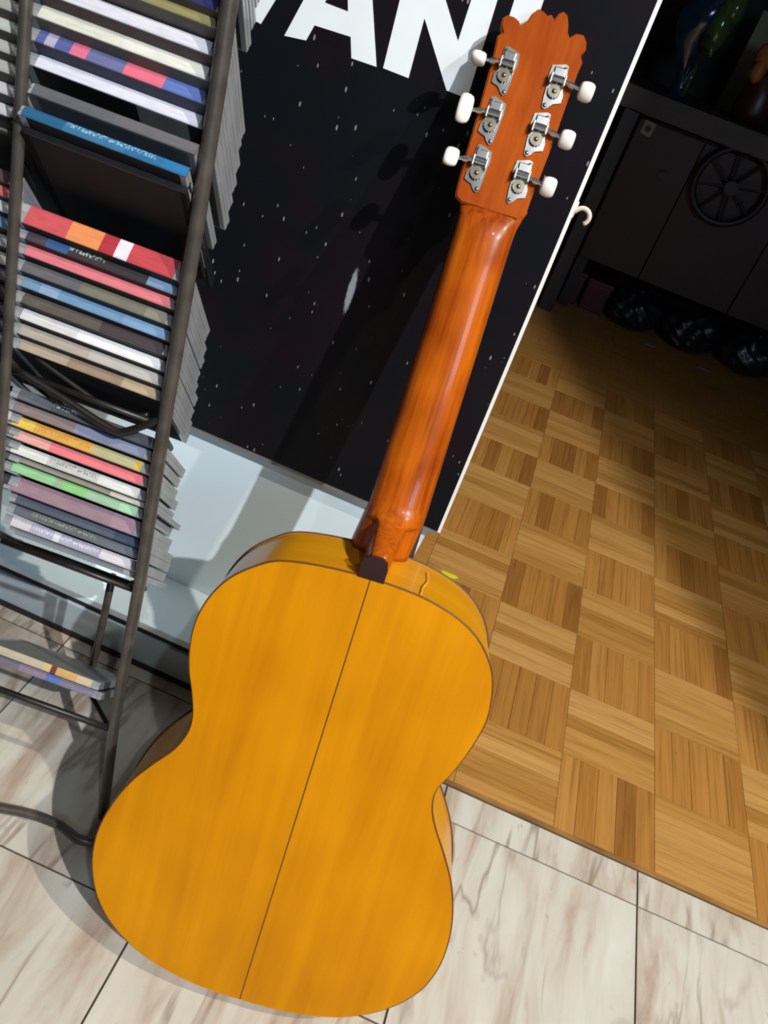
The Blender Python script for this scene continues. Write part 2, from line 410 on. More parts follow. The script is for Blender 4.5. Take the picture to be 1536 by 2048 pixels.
bm = bmesh.new()
inn = offs(out, ins*.0022)
A = [Vector((p.x, p.y, -.0022)) for p in offs(out, ins*.0009)]; B = [Vector((p.x, p.y, -DEP+.003)) for p in offs(out, ins*.0009)]
Bi = [Vector((p.x, p.y, -DEP+.003)) for p in offs(out, ins*.003)]; Ai = [Vector((p.x, p.y, -.0022)) for p in offs(out, ins*.003)]
va, vb, vbi, vai = [[bm.verts.new(p) for p in q] for q in (A, B, Bi, Ai)]
n = len(va)
for i in range(n):
    j = (i+1) % n
    bm.faces.new((va[i], va[j], vb[j], vb[i])); bm.faces.new((vbi[i], vbi[j], vai[j], vai[i]))
o = finish('side_rim', bm, M['side'], g, True)
for p in o.data.polygons: p.use_smooth = abs(p.normal.z) < .5
bm = bmesh.new(); prism(bm, [(p.x, p.y) for p in out], -DEP, -DEP+.003); finish('soundboard', bm, M['top'], g)
bm = bmesh.new(); tube(bm, [(p.x, p.y, -DEP+.0028) for p in offs(out, -ins*.0001)], .0009, 6, closed=True); finish('front_binding', bm, M['dark'], g, True)
bm = bmesh.new()
cs = [(0, .001), (0, .487)]
nz = 24
for i in range(nz):
    a, b = .0005+(.4875-.0005)*i/nz, .0005+(.4875-.0005)*(i+1)/nz
    za, zb_ = dome(Vector((0, a, 0)))+.00012, dome(Vector((0, b, 0)))+.00012
    vs = [bm.verts.new(q) for q in ((-.0006, a, za), (.0006, a, za), (.0006, b, zb_), (-.0006, b, zb_))]
    bm.faces.new(vs)
finish('centre_seam', bm, M['dark'], g)
# pale scratch on the shoulder
bm = bmesh.new(); tube(bm, [(.047, .4862, -.004), (.0485, .4862, -.025), (.053, .4855, -.045), (.052, .4858, -.07)], .0006, 5); finish('scratch', bm, mat('scratched_lacquer', (.85, .55, .16), .5), g)
# sound hole rosette, bridge, strings, fingerboard at the front
bm = bmesh.new(); prism(bm, [(.003+.045*math.cos(2*PI*k/32), .335+.045*math.sin(2*PI*k/32)) for k in range(32)], -DEP-.0006, -DEP+.0001); finish('rosette', bm, M['ebony'], g)
bm = bmesh.new(); box(bm, -.085, .09, .135, .162, -DEP-.009, -DEP, .002); finish('bridge', bm, M['ebony'], g)
NU = .0062
def halfw(v): return .0262 + (.0300-.0262)*max(0, min(1, (.812-v)/(.812-.487)))
bm = bmesh.new(); prism(bm, [(NU-.0305, .385), (NU+.0305, .385), (NU+.0262, .818), (NU-.0262, .818)], -.0985, -.0925); finish('fingerboard', bm, M['ebony'], g)
for k in range(6):
    bm = bmesh.new(); tube(bm, [(NU+(k-2.5)*.0115, .15, -.105), (NU+(k-2.5)*.0084, .818, -.1025)], .0005, 5); finish('string', bm, M['chrome'], g)
# neck and heel, lofted; back surface depth by v
prof = [(.4865, .0006), (.493, .0007), (.500, .0009), (.506, .0020), (.5105, .0055), (.5145, .0130), (.5175, .0240), (.520, .0370), (.5225, .0490), (.526, .0580), (.532, .0640), (.542, .0685), (.58, .0708), (.65, .0722), (.72, .0735), (.77, .0742), (.795, .0755), (.808, .0785), (.818, .0845), (.826, .0895)]
rings = []
for v, wb_ in prof:
    A_ = halfw(v)*.985; top = .0926; dep = top-wb_
    deep = max(0, min(1, (dep-.030)/.055))
    if v > .80: A_ = A_ + (.0315-A_)*min(1, (v-.80)/.026)**1.6
    rg = []; nk_ = 40
    for k in range(nk_+1):
        a = PI*k/nk_
        cx, sy = -math.cos(a), max(0.0, math.sin(a))
        pw = 2/2.5
        ux = math.copysign(abs(cx)**pw, cx); h = sy**pw
        if deep > 0:
            # full width near the fingerboard, then a slim heel core
            h = min(1, 1.02*a/(PI/2)) if a < PI/2 else min(1, 1.02*(PI-a)/(PI/2))
            wd = dep*h
            q1 = max(0, 1-(wd/.0265)**2.6)**(1/2.6)*A_
            q2 = (.0120+.003*(1-h))*max(0, 1-h**9)**.4
            uh = (q1**4+q2**4)**.25
            ub = A_*(max(0, 1-(math.sin(a)**pw)**2.5)**(1/2.5))
            bl_ = min(1, deep*3)
            hb = sy**pw
            h = h*bl_+hb*(1-bl_)
            ux_ = uh/A_*bl_ + abs(ux)*(1-bl_)
            ux = math.copysign(ux_, cx)
        rg.append(Vector((NU*(1 if v > .53 else .15+.85*max(0, (v-.487)/.043)) + A_*ux, v, -(top-dep*h))))
    rings.append(rg)
bm = bmesh.new(); loft(bm, rings, True)
o = finish('neck', bm, M['neck'], g, True)
for p in o.data.polygons: p.use_smooth = p.normal.z > -.97 and len(p.vertices) == 4
bm = bmesh.new(); prism(bm, [(-.0118, .4866), (.0124, .4866), (.0124, .4990), (.0108, .5050), (.0060, .5085), (-.0050, .5085), (-.0102, .5050), (-.0118, .4990)], -.0030, .0012); finish('heel_cap', bm, mat('heel_cap_wood', (.030, .013, .012), .3, coat=.3), g)
# headstock
HK = .14
HSP = [(-.0282, .8205), (-.0290, .8300), (-.0297, .8594), (-.0303, .8944), (-.0318, .9387), (-.0333, .9545), (-.0300, .9585), (-.0333, .9640), (-.0333, .9695), (-.0300, .9730), (-.0241, .9729), (-.0195, .9712), (-.0167, .9680), (-.0125, .9730), (-.0106, .9795), (-.0062, .9848), (-.0015, .9840), (.0025, .9818), (.0060, .9835), (.0092, .9803), (.0114, .9859), (.0147, .9886), (.0190, .9865), (.0220, .9800), (.0235, .9740), (.0262, .9705), (.0309, .9750), (.0370, .9756), (.0412, .9710), (.0428, .9650), (.0400, .9596), (.0433, .9545), (.0422, .9453), (.0410, .9171), (.0402, .8888), (.0385, .8600), (.0366, .8350), (.0362, .8225), (.0300, .8165), (-.0215, .8165)]
sh = Matrix(((1, 0, 0, 0), (0, 1, 0, 0), (0, -HK, 1, -.083+HK*.812), (0, 0, 0, 1)))
bm = bmesh.new(); prism(bm, HSP, -.017, 0)
e = [x for x in bm.edges if abs(x.verts[0].co.z) < 1e-6 and abs(x.verts[1].co.z) < 1e-6 and any(abs(q.normal.z) < .5 for q in x.link_faces)]
bm.normal_update()
e = [x for x in bm.edges if len(x.link_faces) == 2 and abs(abs(x.link_faces[0].normal.z)-abs(x.link_faces[1].normal.z)) > .5]
bmesh.ops.bevel(bm, geom=e, offset=.0012, segments=2, affect='EDGES')
bm.transform(sh); finish('headstock', bm, M['head'], g)
hz = lambda v: -.083+HK*.812-HK*v
# tuning machines: > gear, worm_shaft, tuning_button
TB = [(-.0180, .9300, -1, 76, 1, .0245), (-.0168, .8886, -1, 5, 1.1, .0245), (-.0160, .8480, -1, 38, .92, .0245),
      (.0272, .9296, 1, 50, .74, .0255), (.0248, .8886, 1, 45, .72, .0245), (.0225, .8475, 1, 42, .76, .0240)]
for (u0, v0, s, rot, sz, bl) in TB:
    mm = Matrix.Translation((u0, v0, hz(v0)+.0002)) @ Matrix.Rotation(-math.atan(HK), 4, 'X')
    bm = bmesh.new()
    pl = [(-.0088, -.0125), (-.0020, -.0150), (.0012, -.0190), (.0040, -.0210), (.0064, -.0195), (.0074, -.0100), (.0078, .0010), (.0088, .0065), (.0080, .0160), (-.0030, .0195), (-.0060, .0185), (-.0066, .0100), (-.0060, .0010), (-.0088, -.0060)]
    if s > 0: pl = [(-x, y) for x, y in pl][::-1]
    prism(bm, [(x*.98, y*.98) for x, y in pl], 0, .0012)
    # raised lugs that carry the worm, and mounting screws
    for sx in (-.0062, .0058):
        box(bm, sx-.0008, sx+.0008, -.0005, .0085, .0010, .0070, .0004)
    box(bm, -.0054, .0052, .0075, .0150, .0010, .0030, .0008)
    for px, py in ((s*-.0042, -.0175), (s*.0040, .0150)):
        ell(bm, (px, py, .0013), .0020, .0020, .0010, 10, 6)
    o = finish('tuning_machine', bm, M['chrome'], g); o.matrix_local = mm
    if s > 0 and False: pass
    bm = bmesh.new()
    nt_ = 14
    prism(bm, [((.0052+(.0006 if k % 2 else 0))*math.cos(2*PI*k/28), -.0052+(.0052+(.0006 if k % 2 else 0))*math.sin(2*PI*k/28)) for k in range(28)], .0014, .0036)
    ell(bm, (0, -.0052, .0038), .0021, .0021, .0013, 10, 6)
    finish('gear', bm, M['gear'], o)
    bm = bmesh.new()
    tube(bm, [(-.0066, .0040, .0045), (.0066, .0040, .0045)], .0021, 10)
    for q in range(6): tube(bm, [(-.0050+q*.0019, .0040, .0045), (-.0042+q*.0019, .0040, .0045)], .0028, 10)
    tube(bm, [(s*.0062, .0040, .0045), (s*(bl-.004), .0015, .0045)], [.0017, .0019], 10)
    tube(bm, [(s*.0105, .0030, .0045), (s*.0150, .0024, .0045)], .0027, 10)
    finish('worm_shaft', bm, M['chrome'], o, False)
    bm = bmesh.new()
    # oval button, flattened, turned about its shaft
    prf = [(.0, .0030, .0024), (.0006, .0070, .0040), (.0022, .0092, .0048), (.0060, .0104, .0052), (.0100, .0106, .0052), (.0135, .0098, .0047), (.0155, .0080, .0036), (.0160, .0050, .0020)]
    rg = [[Vector((a*.82, bq*math.cos(t)*sz*1.12, cq*math.sin(t)*1.12)) for t in [2*PI*k/20 for k in range(20)]] for a, bq, cq in prf]
    loft(bm, rg)
    mr = Matrix.Translation((s*(bl-.006), .0012, .0045)) @ Matrix.Rotation(0 if s > 0 else PI, 4, 'Y') @ Matrix.Rotation(math.radians(rot), 4, 'X')
    bm.transform(mr); finish('tuning_button', bm, M['cream'], o, True)

# ------------------------------------------------------------------ rack
ps, Ln = math.radians(4.85), math.radians(4.4)
ex = Vector((math.cos(ps), math.sin(ps), 0)); ny = Vector((-math.sin(ps), math.cos(ps), 0))
ez = ny*math.sin(Ln)+Vector((0, 0, 1))*math.cos(Ln); nn = ez.cross(ex)
RO = Vector((-.229, .511, 0))
rm = Matrix(((ex.x, nn.x, ez.x, RO.x), (ex.y, nn.y, ez.y, RO.y), (ex.z, nn.z, ez.z, RO.z), (0, 0, 0, 1)))
TH = math.radians(41)
rack = empty('cd_rack', rm, 'tall bronze-grey wire rack full of CD cases standing left of the guitar', 'rack')
inv = rm.inverted()
def rod(name, pts, rad, seg=10, sm=True):
    bm = bmesh.new(); tube(bm, pts, rad, seg); return finish(name, bm, M['wire'] if 'wire' in name or 'shelf' in name else M['rod'], rack, sm)
rod('upright', [(0, 0, .006), (-.0085, 0, .17), (-.0105, 0, .385), (-.0165, 0, .578), (-.0195, 0, .731), (-.0229, 0, .8275), (-.0254, 0, .88), (-.031, 0, 1.15)], .0060, 12)
rod('upright', [(-.160, -.008, .004), (-.158, -.008, .3), (-.157, -.008, .55), (-.160, -.008, .81), (-.166, -.008, 1.15)], .0046, 12)
rod('upright', [(-.312, -.006, .004), (-.310, -.006, .5), (-.318, -.006, 1.15)], .0046, 12)
rod('rear_brace', [(-.0755, .10, .285), (-.0775, .10, .22), (-.083, .10, .10), (-.0845, .098, .088), (-.072, .088, .112)], .0045)
rod('rear_brace', [(-.235, .10, .285), (-.24, .10, .10)], .0045)
tv = Vector((0, math.cos(TH), -math.sin(TH)))
def tr(x, d_, z, lift=0): return Vector((x, .005, z)) + tv*d_ + Vector((0, math.sin(TH), math.cos(TH)))*lift
for z0 in (.555, .366, .748):
    for xo in (0, -.150):
        x1, x0 = -.018-.01*z0+xo, -.158+xo
        rod('shelf_rod', [tr(x1+.004, -.004, z0+.004), tr(x1-.006, .030, z0), tr(x1-.012, .118, z0), tr(x0+.01, .118, z0), tr(x0, .03, z0), tr(x0-.002, -.004, z0+.004)], .0030, 8)
        rod('shelf_rod', [tr(x1+.006, -.002, z0-.004), tr(x0+.002, -.002, z0-.004)], .0030, 8)
# dipped front wire below the middle stack
rod('dipped_wire', catmull([(-.150, .0, .556), (-.105, .0, .545), (-.062, .0, .5335), (-.046, .0, .538), (-.018, 0, .562)], 4), .0034, 8)
rod('dipped_wire', catmull([(-.140, .008, .570), (-.100, .008, .556), (-.058, .008, .5445), (-.034, .008, .556)], 4), .0024, 8)
rod('curved_wire', catmull([(-.150, .035, .724), (-.11, .03, .7255), (-.07, .03, .729), (-.028, .035, .732)], 4), .0028, 8)
rod('shelf_rod', [(-.31, .0, .150), (-.1463, .0, .1585), (-.014, .0, .1605)], .0036, 8)
rod('shelf_rod', [(-.31, .085, .100), (-.083, .085, .118), (-.014, .002, .1600)], .0030, 8)
# base bar curved on the floor, and its rear mate
def toR(p): return inv @ Vector(p)
rod('base_bar', [toR(p) for p in catmull([(-.56, .44, .010), (-.44, .440, .010), (-.352, .462, .010), (-.305, .474, .010), (-.266, .477, .010), (-.238, .473, .008), (-.219, .480, .007), (-.214, .497, .007), (-.224, .511, .007)], 5)], .0056, 10)

# CD cases
def case_mesh(name, w_, dp, th, mt):
    bm = bmesh.new(); h = th/2
    box(bm, 0, w_, 0, dp, 0, h-.0004, bev=.0007)
    box(bm, .0006, w_-.0006, .0005, dp-.0008, h-.0005, h+.0005)
    box(bm, 0, w_, .0000, dp, h+.0004, th, bev=.0007)
    me = bpy.data.meshes.new(name); bmesh.ops.recalc_face_normals(bm, faces=bm.faces); bm.to_mesh(me); bm.free(); me.materials.append(mt); return me
case_me = {}
def hexc(t): return tuple(((c/255+.055)/1.055)**2.4 if c > 10 else c/255/12.92 for c in t)
sm_cache = {}
def spine_mat(stops, text=None, matt=False):
    """stops: [(x fraction, sRGB)], text: (x0, x1, sRGB)"""
    k = str(stops)+str(text)+str(matt)
    if k in sm_cache: return sm_cache[k]
    mt, nt, b = newmat('printed_spine')
    tc = N(nt, 'ShaderNodeTexCoord'); sx = N(nt, 'ShaderNodeSeparateXYZ'); nt.links.new(tc.outputs['Object'], sx.inputs[0])
    dv = N(nt, 'ShaderNodeMath', op='DIVIDE'); dv.inputs[1].default_value = .125; nt.links.new(sx.outputs[0], dv.inputs[0])
    lin = [(p, tuple(min(.8, c*.88+.12*sum(hexc(c_))/3) for c in hexc(c_))) for p, c_ in stops]
    base = ramp(nt, dv.outputs[0], lin, 'CONSTANT') if len(lin) > 1 else None
    if base is None: base = ramp(nt, dv.outputs[0], [lin[0], (1, lin[0][1])], 'CONSTANT')
    gr = ramp(nt, noise(nt, coords(nt, (60, 1, 500)), 1, 3), [(.3, (.82, .82, .82)), (.6, (1, 1, 1))])
    base = mix(nt, 1.0, base, gr, 'MULTIPLY')
    if text:
        x0, x1, tcv = text
        m_ = ramp(nt, dv.outputs[0], [(0, (0, 0, 0)), (x0, (1, 1, 1)), (x1, (0, 0, 0))], 'CONSTANT')
        tn = ramp(nt, noise(nt, coords(nt, (1, .01, .35)), 900, 1, .3), [(.49, (0, 0, 0)), (.56, (.75, .75, .75))])
        zz = ramp(nt, sx.outputs[2], [(0, (0, 0, 0)), (.0022, (1, 1, 1)), (.0068, (0, 0, 0))], 'CONSTANT')
        mm_ = mix(nt, 1.0, mix(nt, 1.0, m_, tn, 'MULTIPLY'), zz, 'MULTIPLY')
        base = mix(nt, mm_, base, hexc(tcv))
    nt.links.new(base, b.inputs['Base Color']); b.inputs['Roughness'].default_value = .35; b.inputs['Coat Weight'].default_value = .4
    if matt: b.inputs['Coat Weight'].default_value = 0; b.inputs['Roughness'].default_value = .65; b.inputs['Specular IOR Level'].default_value = .2
    sm_cache[k] = mt; return mt
G1 = 'CD cases stacked in the right-hand column of the rack'; G2 = 'CD cases in the left-hand column of the rack'
def cd(xr, z, th, stops, label, text=None, lid=(44, 41, 41), lidstops=None, group=G1, tilt=None, dy=.0075, dark=False, lead=True, wid=.142, slim=False):
    """xr: right end of the coloured spine, z: height of the spine's centre along the rack"""
    dp = .122
    if tilt is None: tilt = math.radians(41 if z < .54 else 43.5 if z < .72 else 46)
    t = Vector((0, math.cos(tilt), -math.sin(tilt))); mN = Vector((0, math.sin(tilt), math.cos(tilt)))
    org = Vector((xr+.009-wid, dy, z)) - mN*(th/2)
    loc = Matrix(((1, t.x, mN.x, org.x), (0, t.y, mN.y, org.y), (0, t.z, mN.z, org.z), (0, 0, 0, 1)))
    j = Matrix.Rotation(random.uniform(-.008, .008), 4, 'Z')
    e_ = empty('cd_case', rm @ loc @ j, label, 'CD case', group)
    k = (round(th, 4), dark, wid)
    if k not in case_me: case_me[k] = case_mesh('case', wid, dp, th, M['blackcase'] if dark else M['plastic'])
    link('case', case_me[k], e_)
    bm = bmesh.new(); pr_ = [(.0006, -.0001), (-.0003, 0), (-.0008, .0012), (-.0010, th*.5), (-.0008, th-.0012), (-.0003, th), (.0006, th+.0001)]
    loft(bm, [[Vector((x_, y_, z_)) for y_, z_ in pr_] for x_ in (0, .125)])
    o_ = finish('spine_card', bm, spine_mat(stops, text), e_); o_.location = (wid-.009-.125 if wid > .13 else .003, 0, 0)
    bm = bmesh.new(); box(bm, .0065, wid-.0045, .0010, dp-.0016, th-.0002, th+.00015); box(bm, .0065, wid-.0045, .0006, dp-.0016, -.00015, .0002)
    finish('cover_insert', bm, spine_mat(lidstops or [(0, lid)], None, True), e_)
    return e_
T = .0097
# top stack (right column), lowest first where it matters little: z is along the rack
top = [(.995, (150, 150, 150), 'pale grey-spined CD case far up in the stack cut by the top of the photo'), (.980, (70, 60, 110), 'violet-spined CD case in the stack cut by the top of the photo'), (.965, (200, 200, 205), 'silver-spined CD case in the stack cut by the top of the photo'), (.950, (150, 130, 90), 'tan-spined CD case in the stack cut by the top of the photo'), (.935, (120, 60, 50), 'red-brown CD case, lowest in the stack cut by the top of the photo')]
for z, c, lb in top: cd(-.0250-.021*z, z, T, [(0, c)], lb, tilt=math.radians(45))
cd(-.0351, .8740, T, [(0, (58, 55, 98)), (.55, (45, 45, 95))], 'CD case with navy-violet spine, uppermost visible one in the top stack', lid=(90, 84, 66))
cd(-.0359, .8635, .0088, [(0, (112, 104, 88)), (.45, (140, 132, 80))], 'CD case with olive-yellow spine in the top stack', lid=(104, 96, 90))
cd(-.0344, .8470, .0105, [(0, (205, 203, 212))], 'CD case with bright white spine, below the olive one in the top stack', lid=(92, 74, 76))
cd(-.0336, .8315, .0105, [(0, (205, 205, 188)), (.5, (212, 212, 200))], 'CD case with cream spine in the top stack', lid=(112, 106, 94))
cd(-.0337, .8160, .0105, [(0, (80, 92, 150)), (.05, (170, 160, 190)), (.11, (80, 92, 150)), (.2, (215, 100, 130)), (.3, (100, 105, 150)), (.52, (222, 96, 122)), (.76, (86, 110, 178))], 'CD case with blue spine and two pink patches in the top stack', lid=(76, 76, 96))
cd(-.0331, .8000, .0105, [(0, (206, 206, 218))], 'CD case with plain white spine, lowest white one of the top stack', lidstops=[(0, (40, 35, 34)), (.68, (150, 144, 138)), (1.0, (50, 46, 46))])
cd(-.0365, .7835, .0090, [(0, (92, 94, 98)), (.5, (100, 98, 100))], 'dusty grey-spined CD case directly above the jutting teal-blue one', dy=-.006, lid=(112, 112, 116), wid=.1275)
cd(-.0360, .7695, .0080, [(0, (24, 92, 132)), (.25, (44, 110, 150)), (.62, (28, 104, 150)), (.85, (20, 110, 164))], 'CD case with teal-blue lettered spine jutting out at the bottom of the top stack', (.26, .80, (150, 185, 205)), dy=-.018, lid=(26, 26, 30), wid=.1275)
cd(-.0360, .7580, T, [(0, (30, 30, 32))], 'black CD case directly beneath the teal-blue one', dark=True, dy=-.012, wid=.1275)
cd(-.0360, .7445, T, [(0, (22, 22, 25))], 'black CD case half hidden at the very bottom of the top stack', dark=True, dy=.008, wid=.1275)
# middle stack
cd(-.0318, .6892, .0165, [(0, (200, 72, 78)), (.28, (226, 132, 66)), (.50, (172, 40, 50)), (.60, (222, 210, 226)), (.69, (190, 58, 66))], 'thick red CD case with orange and white patches, topmost of the middle stack')
cd(-.0304, .6738, T, [(0, (74, 60, 76)), (.13, (50, 88, 140)), (.28, (58, 54, 56)), (.82, (110, 140, 172))], 'dark CD case with blue patch and white lettering under the thick red one', (.28, .52, (215, 210, 205)))
cd(-.0307, .6612, T, [(0, (214, 108, 116))], 'CD case with plain pink spine in the middle stack')
cd(-.0320, .6470, T, [(0, (98, 96, 98)), (.40, (116, 112, 94)), (.85, (132, 128, 112))], 'CD case with worn grey-olive spine between pink and steel-blue ones')
cd(-.0309, .6340, T, [(0, (104, 138, 172)), (.12, (130, 158, 188)), (.25, (100, 140, 175)), (.7, (112, 152, 186))], 'CD case with steel-blue spine in the middle stack')
cd(-.0299, .6200, T, [(0, (92, 84, 76)), (.55, (70, 60, 64))], 'CD case with dark brown spine above the white one, middle stack')
cd(-.0302, .6058, T, [(0, (205, 203, 202)), (.4, (222, 222, 220))], 'CD case with clean white spine in the middle stack')
cd(-.0302, .5915, T, [(0, (168, 158, 144)), (.5, (180, 174, 164))], 'CD case with beige-grey spine second from bottom of the middle stack')
cd(-.0295, .5780, T, [(0, (168, 152, 128)), (.35, (150, 126, 102)), (.75, (176, 156, 122))], 'CD case with mottled tan spine, lowest of the middle stack')
# lower stack
cd(-.0269, .5300, T, [(0, (96, 100, 106)), (.25, (88, 86, 86)), (.6, (92, 72, 74)), (.72, (74, 76, 84))], 'CD case with charcoal spine and small white lettering, topmost of the lower stack', (.26, .44, (205, 208, 210)))
cd(-.0303, .5165, T, [(0, (134, 116, 114)), (.46, (128, 134, 160))], 'CD case with half mauve, half blue-grey spine in the lower stack')
cd(-.0313, .5015, T, [(0, (222, 184, 50)), (.17, (214, 160, 52)), (.62, (178, 170, 120)), (.95, (214, 178, 52))], 'CD case with yellow and orange spine in the lower stack', (.2, .6, (200, 110, 50)))
cd(-.0278, .4880, T, [(0, (226, 156, 142)), (.27, (232, 112, 116))], 'CD case with coral-red spine below the yellow one')
cd(-.0297, .4725, T, [(0, (212, 212, 202)), (.28, (190, 190, 182)), (.68, (214, 214, 206))], 'CD case with off-white lettered spine below the coral one', (.3, .66, (110, 108, 104)))
cd(-.0190, .4625, .0055, [(0, (148, 140, 122)), (.7, (204, 196, 176))], 'slim cream card CD sleeve squeezed above the green-spined case')
cd(-.0282, .4520, T, [(0, (142, 196, 136)), (.34, (150, 170, 140)), (.4, (128, 196, 116)), (.6, (150, 186, 150)), (.86, (160, 204, 164))], 'CD case with light green spine in the lower stack')
cd(-.0260, .4335, .0150, [(0, (150, 120, 130)), (.45, (146, 118, 128)), (.8, (160, 126, 138))], 'thick double CD case with dusty mauve spine in the lower stack')
cd(-.0212, .4175, T, [(0, (84, 88, 102)), (.5, (84, 92, 106)), (.8, (60, 76, 98))], 'CD case with dark slate-blue spine under the thick mauve one')
cd(-.0219, .4045, T, [(0, (96, 100, 106)), (.65, (100, 106, 112))], 'CD case with grey spine and olive lettering in the lower stack', (.13, .66, (150, 158, 122)))
cd(-.0245, .3890, T, [(0, (200, 192, 196)), (.16, (172, 168, 186)), (.35, (212, 206, 206)), (.4, (166, 162, 180)), (.74, (210, 202, 206))], 'CD case with lilac-white spine near the bottom of the lower stack', (.18, .72, (220, 218, 228)))
cd(-.0190, .3780, .0058, [(0, (124, 126, 130)), (.9, (170, 166, 160))], 'slim grey CD case, lowest of the lower stack')
# bottom shelf
cd(-.0440, .2100, .0085, [(0, (186, 172, 146)), (.55, (206, 178, 116)), (.62, (110, 60, 40)), (.67, (206, 160, 84)), (.86, (198, 178, 142))], 'CD case with cream and amber spine on the lowest shelf near the floor', wid=.142, lid=(122, 120, 116))
cd(-.0400, .1960, .0085, [(0, (112, 106, 122)), (.3, (140, 118, 140)), (.55, (86, 108, 176)), (.68, (124, 118, 140))], 'CD case with lilac and blue spine lying beneath the cream one near the floor')
# left column
def col2(z): return -.137-.05*z
l1 = [(.8950, (150, 150, 148), 'mid grey'), (.8815, (70, 70, 76), 'graphite'), (.8680, (190, 186, 180), 'light stone'), (.8545, (100, 90, 90), 'dull mauve'), (.8410, (200, 200, 196), 'soft white'), (.8275, (178, 172, 160), 'pale beige'), (.8145, (200, 198, 188), 'cool white'), (.8010, (186, 182, 170), 'ivory'), (.7875, (184, 178, 168), 'oatmeal'), (.7735, (204, 200, 196), 'chalk white'), (.7590, (206, 202, 200), 'milk white')]
for q, c, nm in l1: cd(col2(q), q, .0090, [(0, c)], nm+'-spined CD case in the upper stack of the left column', group=G2, lid=(84, 80, 74))
l2 = [(.7115, (92, 66, 70), 'mauve'), (.7005, (206, 98, 90), 'orange-red'), (.6885, (196, 190, 186), 'pale grey'), (.6760, (92, 136, 156), 'sky blue'), (.6615, (176, 176, 180), 'silver-white'), (.6470, (198, 198, 194), 'bright white'), (.6335, (104, 96, 104), 'purple-grey'), (.6190, (66, 62, 64), 'blackish'), (.6040, (60, 58, 62), 'dark graphite'), (.5900, (84, 80, 86), 'dim grey'), (.5770, (120, 118, 126), 'slate')]
for q, c, nm in l2: cd(col2(q), q, T, [(0, c)], nm+'-spined CD case in the middle stack of the left column', group=G2)
l3 = [(.505, (196, 196, 188), 'eggshell'), (.4915, (112, 114, 112), 'grey'), (.4775, (110, 110, 104), 'stone'), (.4635, (84, 82, 82), 'dark grey'), (.4495, (130, 128, 124), 'clay grey'), (.4355, (60, 60, 66), 'near-black')]
for q, c, nm in l3: cd(col2(q)+.004, q, T, [(0, c)], nm+'-spined CD case in the lower stack of the left column', group=G2)

# ------------------------------------------------------------------ far room
cb = empty('cabinet', (.1, 3.0, 0), 'dark brown low cabinet with flat doors across the far end of the parquet room', 'cabinet')
M['cab'] = wood('dark_walnut', (.034, .012, .008), (.023, .008, .006), (60, 60, 3), .5, .0, bmp=0)
bxo('body', (0, 1.6, .014, .42, .20, .68), mat('cabinet_shadow_black', (.012, .008, .006), .6), cb)
for i, (a, b) in enumerate(((.0, .222), (.226, .556), (.560, .89), (.894, 1.22), (1.224, 1.6))):
    dr = bxo('door', (a, b, 0, .018, .203, .672), M['cab'], cb, bev=.0015)
    if i == 0:
        bm = bmesh.new()
        prism(bm, [(.016, .632), (.052, .630), (.054, .672), (.016, .674)], 0, .004); bm.transform(Matrix.Rotation(PI/2, 4, 'X'))
        o = finish('latch_plate', bm, mat('tan_latch_plate', (.30, .22, .14), .5), dr)
        bm = bmesh.new(); tube(bm, [(.034, -.0042, .652), (.034, -.0062, .652)], .010, 14); finish('latch_hole', bm, M['black'], dr)
    bm = bmesh.new(); tube(bm, [((a+b)/2+.03, -.012, .54), ((a+b)/2+.03, .002, .54)], .014, 14); finish('knob', bm, M['black'], dr)
for x in (.02, 1.5): bxo('leg', (x-.02, x+.02, .05, .09, 0, .20), M['black'], cb)
ct = empty('counter_top', (.0, 2.94, .69), 'thick dark grey-brown worktop resting over the cabinet and a black leg', 'worktop')
M['slab'] = wood('grey_brown_slab', (.062, .044, .036), (.036, .027, .023), (4, 40, 40), .55, 0)
bm = bmesh.new(); box(bm, .01, 1.7, 0, .5, 0, .066, .003); finish('slab', bm, M['slab'], ct)
bxo('leg', (.038, .088, -.02, .03, -.69, 0), M['black'], ct, bev=.003)
# wheel leaning on the cabinet doors
wh = empty('spoked_wheel', (.455, 2.965, .585), 'round black spoked wheel in front of the dark cabinet doors', 'wheel')
bm = bmesh.new(); tube(bm, [(.115*math.cos(a), 0, .115*math.sin(a)) for a in [2*PI*k/40 for k in range(40)]], .011, 10, closed=True); finish('rim', bm, M['black'], wh, True)
bm = bmesh.new(); tube(bm, [(0, -.022, 0), (0, .02, 0)], .022, 16); finish('hub', bm, M['black'], wh)
for k in range(8):
    a = 2*PI*k/8+.2; bm = bmesh.new(); tube(bm, [(.02*math.cos(a), 0, .02*math.sin(a)), (.112*math.cos(a), 0, .112*math.sin(a))], .004, 8); finish('spoke', bm, M['black'], wh)
bm = bmesh.new(); tube(bm, [(0, 0, .10), (0, -.02, .112), (0, -.03, .10)], .004, 8); finish('hanger', bm, M['black'], wh)
